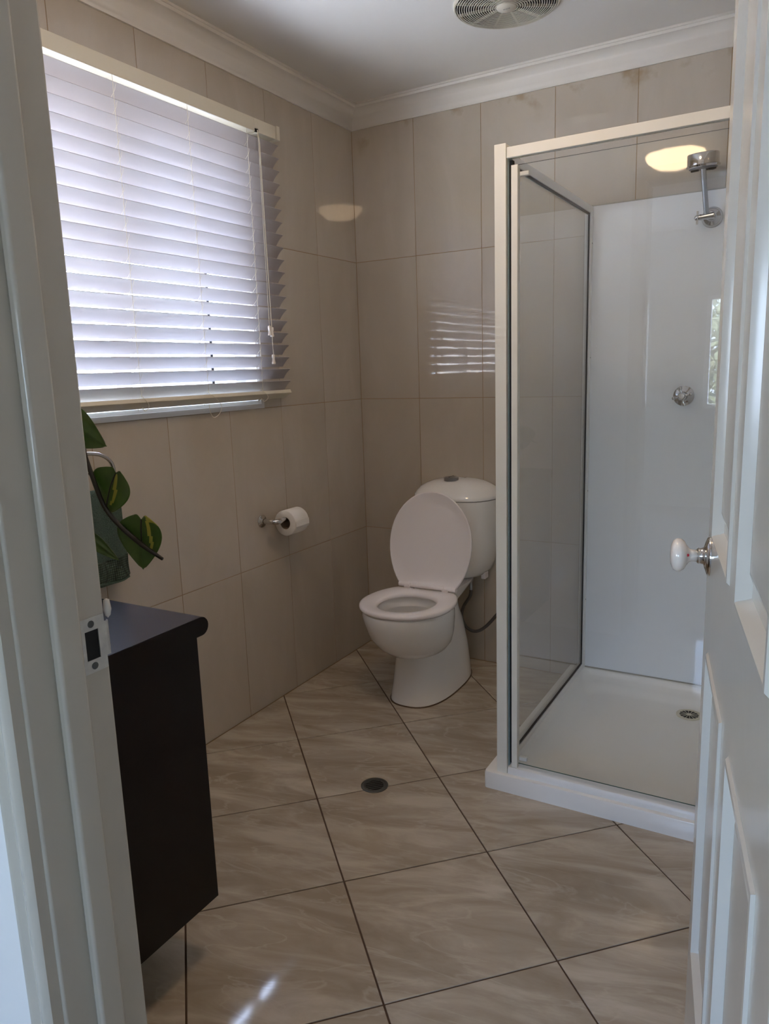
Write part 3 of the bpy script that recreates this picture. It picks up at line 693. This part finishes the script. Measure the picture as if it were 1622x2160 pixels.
# ------------------------------------------------------------------ floor drain
fd = thing('floor_drain', (.678, -1.107, 0), 'round dark metal drain with a slotted grate in the tiled floor', 'drain')
fo = Vector((.678, -1.107, .0))
bm = B(); lathe(bm, [(.0435, 0.0), (.0435, .0018), (.042, .0028), (.036, .0028), (.0355, .0020), (.034, .0018), (.029, .0018), (.0285, .0004)], Matrix.Translation(fo), 44); link('rim', bm, M['drain'], fd, smooth=40)
bm = B(); lathe(bm, [(.0001, .0006), (.030, .0006)], Matrix.Translation(fo), 36, cap0=False, cap1=False); link('drain_hole', bm, M['dark'], fd)
for k in range(-2, 3):
    off = (k-.0)*.0098; hw = math.sqrt(max(.029**2-off**2, 0)); dd = Vector((e2[0], e2[1], 0)); pp = Vector((-dd.y, dd.x, 0))
    bm = B(); v = [bm.verts.new(fo+dd*x+pp*(off+y)+Vector((0, 0, z))) for z in (.0008, .0022) for x, y in ((-hw, -.0017), (hw, -.0017), (hw, .0017), (-hw, .0017))]
    for f in ((0, 1, 2, 3), (7, 6, 5, 4), (0, 4, 5, 1), (1, 5, 6, 2), (2, 6, 7, 3), (3, 7, 4, 0)): bm.faces.new([v[i] for i in f])
    link('grate_bar', bm, M['drain'], fd)

# ------------------------------------------------------------------ ceiling fan grille and light
fx = Vector((.909, -.533, ZC))
ef = thing('exhaust_fan', (.909, -.533, ZC), 'round cream exhaust fan with concentric grille in the ceiling', 'exhaust fan')
bm = B(); lathe(bm, [(.164, 0), (.164, -.005), (.160, -.010), (.157, -.010), (.157, -.002)], Matrix.Translation(fx), 72, cap0=False, cap1=False); link('flange', bm, M['fan'], ef, smooth=40)
bm = B(); lathe(bm, [(.0001, -.0015), (.157, -.0015)], Matrix.Translation(fx), 48, cap0=False, cap1=False); link('duct', bm, M['dark'], ef)
bm = B()
for k in range(17):
    r = .034+k*.0073; z = -.011-.004*math.cos(k/17*PI/2)
    lathe(bm, [(r, z+.0014), (r, z), (r+.0024, z), (r+.0024, z+.0014), (r, z+.0014)], Matrix.Translation(fx), 72, cap0=False, cap1=False)
link('grille_rings', bm, M['fan'], ef)
bm = B()
for k in range(12):
    a = 2*PI*k/12+.1; d = Vector((math.cos(a), math.sin(a), 0)); p = Vector((-d.y, d.x, 0))
    v = [bm.verts.new(fx+d*r+p*w+Vector((0, 0, h))) for h in (-.003, -.011) for r, w in ((.03, .001), (.158, .001), (.158, -.001), (.03, -.001))]
    for f in ((0, 1, 2, 3), (7, 6, 5, 4), (0, 4, 5, 1), (1, 5, 6, 2), (2, 6, 7, 3), (3, 7, 4, 0)): bm.faces.new([v[i] for i in f])
link('spokes', bm, M['fan'], ef)
bm = B(); lathe(bm, [(.031, -.004), (.032, -.014), (.029, -.0175), (.001, -.0185)], Matrix.Translation(fx), 36); hb = link('hub', bm, M['fan'], ef, smooth=50)
bm = B()
for k, (w, x) in enumerate(((.0022, -.010), (.0016, -.006), (.0024, -.002), (.0016, .002), (.0022, .006), (.0014, .0095))): box(bm, (fx.x+x, fx.y-.002-(.0012 if k % 2 else 0), ZC-.0188), (fx.x+x+w, fx.y+.003, ZC-.0182))
link('maker_mark', bm, M['printed'], hb)

lx = Vector((1.075, -1.56, ZC))
cl = thing('ceiling_light', (1.075, -1.56, ZC), 'round frosted glass oyster light glowing warm on the ceiling', 'ceiling light')
bm = B(); lathe(bm, [(.156, 0), (.156, -.012), (.148, -.016)], Matrix.Translation(lx), 48); link('base', bm, M['white_alu'], cl, smooth=40)
lm = bpy.data.materials.new('lamp_glass'); lm.use_nodes = True; bs = lm.node_tree.nodes['Principled BSDF']
bs.inputs['Base Color'].default_value = (.9, .8, .6, 1); bs.inputs['Emission Color'].default_value = (1, .70, .42, 1); bs.inputs['Emission Strength'].default_value = 4.6
bm = B(); lathe(bm, [(.150, -.014), (.152, -.020), (.142, -.040), (.120, -.060), (.088, -.076), (.05, -.085), (.001, -.088)], Matrix.Translation(lx), 48); link('lamp_shade', bm, lm, cl, smooth=180)

# ------------------------------------------------------------------ vanity
va = thing('vanity_cabinet', (.36, -2.13, .14), 'near-black wall-hung vanity with a rounded-edge counter at the left', 'vanity')
CX = .727
q = [(-2.422, .760), (-2.422, .800)]
for k in range(11):
    a = math.radians(90-18*k); q.append((-1.852+.020*math.cos(a), .780+.020*math.sin(a)))
bm = B(); prism(bm, q, 0, .002, CX-.0012); ct = link('counter_top', bm, M['counter'], va, smooth=40)
bm = B(); prism(bm, [(a_, b_-.0006) if b_ > .78 else (a_, b_) for a_, b_ in q], 0, CX-.0012, CX); link('end_cap', bm, M['vanity'], ct)
link('side_panel', boxes(((.698, -2.42, .140), (.716, -1.857, .7595))), M['vanity'], va, bevel=.0006)
link('carcass', boxes(((.004, -2.42, .140), (.698, -1.878, .7595))), M['vanity'], va)
for x0, x1 in ((.006, .350), (.353, .696)):
    d_ = link('cabinet_door', boxes(((x0, -1.8775, .144), (x1, -1.859, .756))), M['vanity'], va, bevel=.0006)
    xk = x1-.04 if x0 < .1 else x0+.04
    bm = B(); lathe(bm, [(.006, 0), (.006, .012), (.013, .018), (.012, .026), (.001, .028)], place((0, 1, 0), (xk, -1.859, .70)), 20); link('knob', bm, M['dull_chrome'], d_, smooth=60)

# ------------------------------------------------------------------ towel and ring
tg = thing('towel_ring', (0, -1.585, 1.0), 'chrome towel ring on the window wall above the vanity', 'towel ring')
pts = [(.05, -1.585+.112*math.copysign(abs(math.cos(t))**.8, math.cos(t)), 1.028+.067*math.copysign(abs(math.sin(t))**.8, math.sin(t))) for t in [2*PI*i/48 for i in range(49)]]
bm = B(); tube(bm, pts[:-1]+[pts[0]], .0060, 12, caps=False); link('ring', bm, M['chrome'], tg, smooth=180)
bm = B(); lathe(bm, [(.022, .0005), (.021, .008), (.009, .012), (.009, .045), (.011, .055)], place((1, 0, 0), (0, -1.585, 1.095)), 24); link('wall_mount', bm, M['chrome'], tg, smooth=50)
tw = thing('hand_towel', (.05, -1.60, .712), 'folded green terry hand towel hanging from the ring', 'towel')
def towel(z0, z1, x0, th, y0, y1, top=False):
    bm = B(); N, K = 26, 10; V = {}
    for side in (0, 1):
        for i in range(N+1):
            for k in range(K+1):
                y = y0+(y1-y0)*i/N; z = z0+(z1-z0)*k/K
                w = .004*math.sin(i*.9)+.003*math.sin(i*.37+k*.3)
                tp_ = (z-.712)/.3
                yy = y+(1 if False else 0)
                V[side, i, k] = bm.verts.new((x0+w+(th/2 if side else -th/2), y1+(yy-y1)*(1-.06*tp_)+(-.010*tp_), z+ .004*math.sin(i*.25)))
    for i in range(N):
        for k in range(K):
            bm.faces.new((V[0, i, k], V[0, i+1, k], V[0, i+1, k+1], V[0, i, k+1])); bm.faces.new((V[1, i, k], V[1, i, k+1], V[1, i+1, k+1], V[1, i+1, k]))
    for i in range(N):
        for k in (0, K): bm.faces.new((V[0, i, k], V[0, i+1, k], V[1, i+1, k], V[1, i, k]))
    for k in range(K):
        for i in (0, N): bm.faces.new((V[0, i, k], V[0, i, k+1], V[1, i, k+1], V[1, i, k]))
    return bm
link('front_fold', towel(.785, .975, .064, .008, -1.745, -1.462), M['towel'], tw, smooth=60)
link('back_fold', towel(.730, .975, .038, .008, -1.74, -1.472), M['towel'], tw, smooth=60)
bm = B(); tube(bm, [(.051, -1.72, .972), (.051, -1.475, .972)], .0165, 14); link('top_fold', bm, M['towel'], tw, smooth=60)
wm = mat('towel_waffle', (.085, .14, .105), .95)
n_ = wm.node_tree; tc_ = n_.nodes.new('ShaderNodeTexCoord'); vo = n_.nodes.new('ShaderNodeTexVoronoi'); vo.inputs['Scale'].default_value = 150; vo.inputs['Randomness'].default_value = .05
bp_ = n_.nodes.new('ShaderNodeBump'); bp_.inputs['Distance'].default_value = .004; bp_.inputs['Strength'].default_value = 1
rp = n_.nodes.new('ShaderNodeMix'); rp.data_type = 'RGBA'; rp.inputs[6].default_value = (.12, .19, .145, 1); rp.inputs[7].default_value = (.02, .035, .028, 1)
mrx = n_.nodes.new('ShaderNodeMapRange'); mrx.inputs[2].default_value = .65
n_.links.new(tc_.outputs['Object'], vo.inputs[0]); n_.links.new(vo.outputs[0], mrx.inputs[0]); n_.links.new(mrx.outputs[0], rp.inputs[0]); n_.links.new(rp.outputs[2], n_.nodes['Principled BSDF'].inputs['Base Color'])
bp_.invert = True; n_.links.new(vo.outputs[0], bp_.inputs['Height']); n_.links.new(bp_.outputs[0], n_.nodes['Principled BSDF'].inputs['Normal'])
o = link('waffle_band', towel(.722, .785, .064, .010, -1.745, -1.462), wm, tw, smooth=60); o['label'] = 'waffle-woven border'
link('hem', towel(.712, .723, .064, .008, -1.745, -1.463), M['towel'], tw, smooth=60)

# ------------------------------------------------------------------ trailing pothos on the vanity
pl = thing('pothos_plant', (.42, -2.12, .80), 'trailing pothos with dark heart-shaped leaves on the vanity behind the door frame', 'plant')
bm = B(); lathe(bm, [(.045, .001), (.055, .02), (.066, .10), (.070, .118), (.066, .120), (.060, .105), (.001, .104)], Matrix.Translation((.42, -2.12, .80)), 36); link('pot', bm, M['pot'], pl, smooth=50)
bm = B(); lathe(bm, [(.001, .106), (.0605, .106)], Matrix.Translation((.42, -2.12, .80)), 30, cap0=False, cap1=False); link('soil', bm, M['soil'], pl)
def leaf(base, tip, width, normal, fold=.12, curl=.1, vari=None, petiole=None):
    base, tip, nrm = Vector(base), Vector(tip), Vector(normal).normalized()
    L = (tip-base).length; t_ = (tip-base).normalized(); s_ = t_.cross(nrm).normalized(); nrm = s_.cross(t_).normalized()
    N, K = 30, 12; V = []
    bm = B()
    for i in range(N+1):
        t = i/N; hw = width/2*(math.sin(PI*min(1, (t*.985+.015))**.56)**.85)*(1 if t < .96 else (1-t)/.04*.5+.1)
        row = []
        for k in range(-K, K+1):
            s2 = k/K; y = t*L - .09*L*math.sin(PI*min(1, abs(s2)*.85))**1.2*(1-t)**2.2
            h = fold*abs(s2)*hw - curl*L*(t**2)*.5 - .04*L*math.sin(abs(s2)*PI)*math.sin(t*PI)
            row.append(bm.verts.new(base + t_*y + s_*(s2*hw) + nrm*h))
        V.append(row)
    for i in range(N):
        for k in range(2*K):
            f = bm.faces.new((V[i][k], V[i+1][k], V[i+1][k+1], V[i][k+1]))
            if vari and vari(i/N, (k+.5)/K-1): f.material_index = 1
    o = link('leaf', bm, [M['leaf'], M['leaf_y']], pl, smooth=180)
    so = o.modifiers.new('thickness', 'SOLIDIFY'); so.thickness = .0007
    if petiole is not None:
        bm = B(); tube(bm, spline([petiole, (Vector(petiole)+base)/2+Vector((0, 0, .008)), base], 5), .0014, 8); link('leaf_stalk', bm, M['stem'], o, smooth=180)
    return o
Y = -2.0
st = [(.43, -2.11, .90), (.45, -2.09, 1.08), (.53, -2.05, 1.20), (.588, Y, 1.195), (.607, Y, 1.150), (.630, Y, 1.09), (.650, Y, 1.052), (.685, Y, 1.022), (.738, Y, .991), (.790, Y, .968)]
bm = B(); ps = spline(st, 7); tube(bm, ps, [.0046]*(len(ps)-8)+[.0045-.0002*k for k in range(8)], 10); link('vine', bm, M['stem'], pl, smooth=180)
for p_ in ((.650, Y, 1.052), (.738, Y, .991), (.617, Y, 1.12)):
    bm = B(); lathe(bm, [(.0001, -.006), (.004, -.003), (.0052, 0), (.004, .003), (.0001, .006)], Matrix.Translation(p_), 10); link('vine_node', bm, M['stem'], pl, smooth=180)
strip = lambda t, s2: .05 < t < .62 and .42 < s2+.12*math.sin(t*9) < .62
strip2 = lambda t, s2: .02 < t < .8 and -.12 < s2+.06*math.sin(t*11) < .10
leaf((.730, Y+.012, 1.036), (.724, Y+.008, .938), .108, (.1, -1, .08), vari=lambda t, s2: (.0 < t < .55 and -.52 < s2-.1*math.sin(t*8) < -.34) or (t < .10 and s2 < -.4), petiole=(.738, Y, .991), curl=.05)
leaf((.671, Y+.014, 1.122), (.640, Y+.010, 1.040), .102, (.05, -1, .08), vari=lambda t, s2: .02 < t < .75 and .02 < -s2+.06*math.sin(t*9) < .20, petiole=(.650, Y, 1.056), curl=.05)
leaf((.555, Y+.01, 1.222), (.662, Y, 1.174), .075, (.1, -1, .1), petiole=(.54, -2.04, 1.205), curl=.1)
leaf((.540, Y+.01, 1.300), (.609, Y, 1.310), .050, (.1, -1, .3), petiole=(.50, -2.06, 1.18), curl=.02)
leaf((.560, Y+.02, .99), (.646, Y+.02, .946), .030, (.1, -1, .2), petiole=(.56, -2.02, 1.06), curl=.02)
for a in range(7):
    t = a*.9; b0 = Vector((.42+.03*math.cos(t), -2.12+.03*math.sin(t), .93+.02*(a % 3)))
    b1 = b0+Vector((.07*math.cos(t)-.02, .07*math.sin(t), .05+.02*(a % 2)))
    if b1.x > .5: continue
    leaf(b0, b1, .07, (0, -.3, 1), petiole=(.42, -2.12, .906))

# ------------------------------------------------------------------ the room the camera stands in, with its windows
HY = -6.0; HX0, HX1 = -1.6, 4.2
W2 = (.95, 2.25, .88, 1.84); W4 = (-1.25, .27, .88, 1.84)
bm = boxes(((HX0, HY, -.06), (HX1, YH, -.004))); tag(link('floor_bedroom', bm, M['carpet']), 'beige carpet of the room outside the doorway', 'floor', kind='structure')
bm = B()
for a, b, c_, d in rects_minus(HX0-.12, HX1+.12, -.06, ZC+.1, [W2, W4]): box(bm, (a, HY-.12, c_), (b, HY, d))
tag(link('wall_bedroom_far', bm, M['plaster']), 'plastered bedroom wall with a window, behind the viewer', 'wall', kind='structure')
bm = boxes(((HX1, HY, -.06), (HX1+.12, YH+.2, ZC+.1)))
tag(link('wall_bedroom_right', bm, M['plaster']), 'plastered bedroom wall to the right of the viewer', 'wall', kind='structure')
bm = boxes(((HX0-.12, HY, -.06), (HX0, YH+.0, ZC+.1))); tag(link('wall_bedroom_left', bm, M['plaster']), 'plastered bedroom wall to the left of the viewer', 'wall', kind='structure')
w2 = thing('window_2', ((W2[0]+W2[1])/2, HY-.05, W2[2]), 'bedroom window onto the garden, seen mirrored in the shower glass', 'window', kind='structure')
bm = B()
for q in rects_minus(W2[0], W2[1], W2[2], W2[3], [(W2[0]+.035, 1.58, W2[2]+.035, W2[3]-.035), (1.62, W2[1]-.035, W2[2]+.035, W2[3]-.035)]): box(bm, (q[0], HY-.08, q[2]), (q[1], HY-.02, q[3]))
link('frame', bm, M['white_alu'], w2)
bm = B()
for q in rects_minus(W2[0]-.06, W2[1]+.06, W2[2]-.06, W2[3]+.06, [W2]): box(bm, (q[0], HY, q[2]), (q[1], HY+.018, q[3]))
link('architrave', bm, M['gloss_paint'], w2)
link('pane', boxes(((W2[0]+.03, HY-.052, W2[2]+.03), (1.59, HY-.048, W2[3]-.03))), M['window_glass'], w2); link('pane', boxes(((1.61, HY-.052, W2[2]+.03), (W2[1]-.03, HY-.048, W2[3]-.03))), M['window_glass'], w2)
w4 = thing('window_3', ((W4[0]+W4[1])/2, HY-.05, W4[2]), 'second garden window behind the chest of drawers in the room outside', 'window', kind='structure')
bm = B()
for q in rects_minus(W4[0], W4[1], W4[2], W4[3], [(W4[0]+.035, W4[1]-.035, W4[2]+.035, W4[3]-.035)]): box(bm, (q[0], HY-.08, q[2]), (q[1], HY-.02, q[3]))
link('frame', bm, M['white_alu'], w4)
link('pane', boxes(((W4[0]+.03, HY-.052, W4[2]+.03), (W4[1]-.03, HY-.048, W4[3]-.03))), M['window_glass'], w4)
# chest of drawers, mirrored faintly in the shower glass
ch = thing('chest_of_drawers', (.0, -5.2, 0), 'white chest of drawers in the room behind the viewer', 'chest of drawers')
link('carcass', boxes(((-.25, -5.62, 0), (.22, -4.72, 1.03))), M['white_alu'], ch, bevel=.003)
for k in range(5):
    d_ = link('drawer', boxes(((.221, -5.60, .05+k*.192), (.238, -4.74, .233+k*.192))), M['white_alu'], ch, bevel=.003)
    bm = B(); tube(bm, [(.25, -5.30, .15+k*.192), (.25, -5.04, .15+k*.192)], .007, 10); link('handle', bm, M['drain'], d_)

# ------------------------------------------------------------------ outdoors
bm = boxes(((-60, -60, -.35), (60, 40, -.30))); tag(link('ground', bm, M['ground']), 'pale paving around the house outside the windows', 'ground', kind='structure')
def tree(name, x, y, h, w, label, seed, n=1500):
    r = random.Random(seed)
    t = thing(name, (x, y, -.3), label, 'tree', 'trees outside the bedroom window')
    bm = B()
    tube(bm, [(x, y, -.3), (x+.05, y, h*.3), (x-.03, y+.05, h*.65)], [.09, .06, .03], 8)
    for k in range(6):
        a = k*1.1; tube(bm, [(x, y, h*(.2+.08*k)), (x+w*.35*math.cos(a), y+w*.3*math.sin(a), h*(.45+.07*k))], [.03, .01], 6)
    link('trunk', bm, M['bark'], t)
    bm = B()
    for _ in range(n):
        u = Vector((r.gauss(0, 1), r.gauss(0, 1), r.gauss(0, 1))).normalized()*(r.random()**.45)
        p = Vector((x+u.x*w*.5, y+u.y*w*.5, h*.52+u.z*h*.48)); s_ = r.uniform(.06, .12)
        a = Vector((r.gauss(0, 1), r.gauss(0, 1), r.gauss(0, 1))).normalized(); b = a.cross(Vector((.3, .5, .8))).normalized(); c2 = (a*.5+Vector((0, .6, .5))).normalized()
        v = [bm.verts.new(p+a*s_), bm.verts.new(p+b*s_*.4), bm.verts.new(p-a*s_), bm.verts.new(p-b*s_*.4)]; bm.faces.new(v)
    o = link('foliage', bm, M['foliage'], t); o['kind'] = 'stuff'
tree('garden_tree', .8, -13, 2.5, 2.7, 'grey-green shrubby tree just left in the mirrored window view', 3, 4500)
tree('garden_tree', 4.5, -13.5, 3.6, 3.0, 'taller grey-green tree to the right in the mirrored window view', 4, 4000)
tree('garden_shrub', -2.6, -14, 2.1, 2.2, 'low pale shrub at the left edge of the mirrored window view', 5)

portal((-.13, (WY0+WY1)/2, (WZ0+WZ1)/2), (1, 0, 0), 1.3, .95)
portal(((W2[0]+W2[1])/2, HY-.13, (W2[2]+W2[3])/2), (0, 1, 0), 1.3, .96)
portal(((W4[0]+W4[1])/2, HY-.13, (W4[2]+W4[3])/2), (0, 1, 0), 1.52, .96)
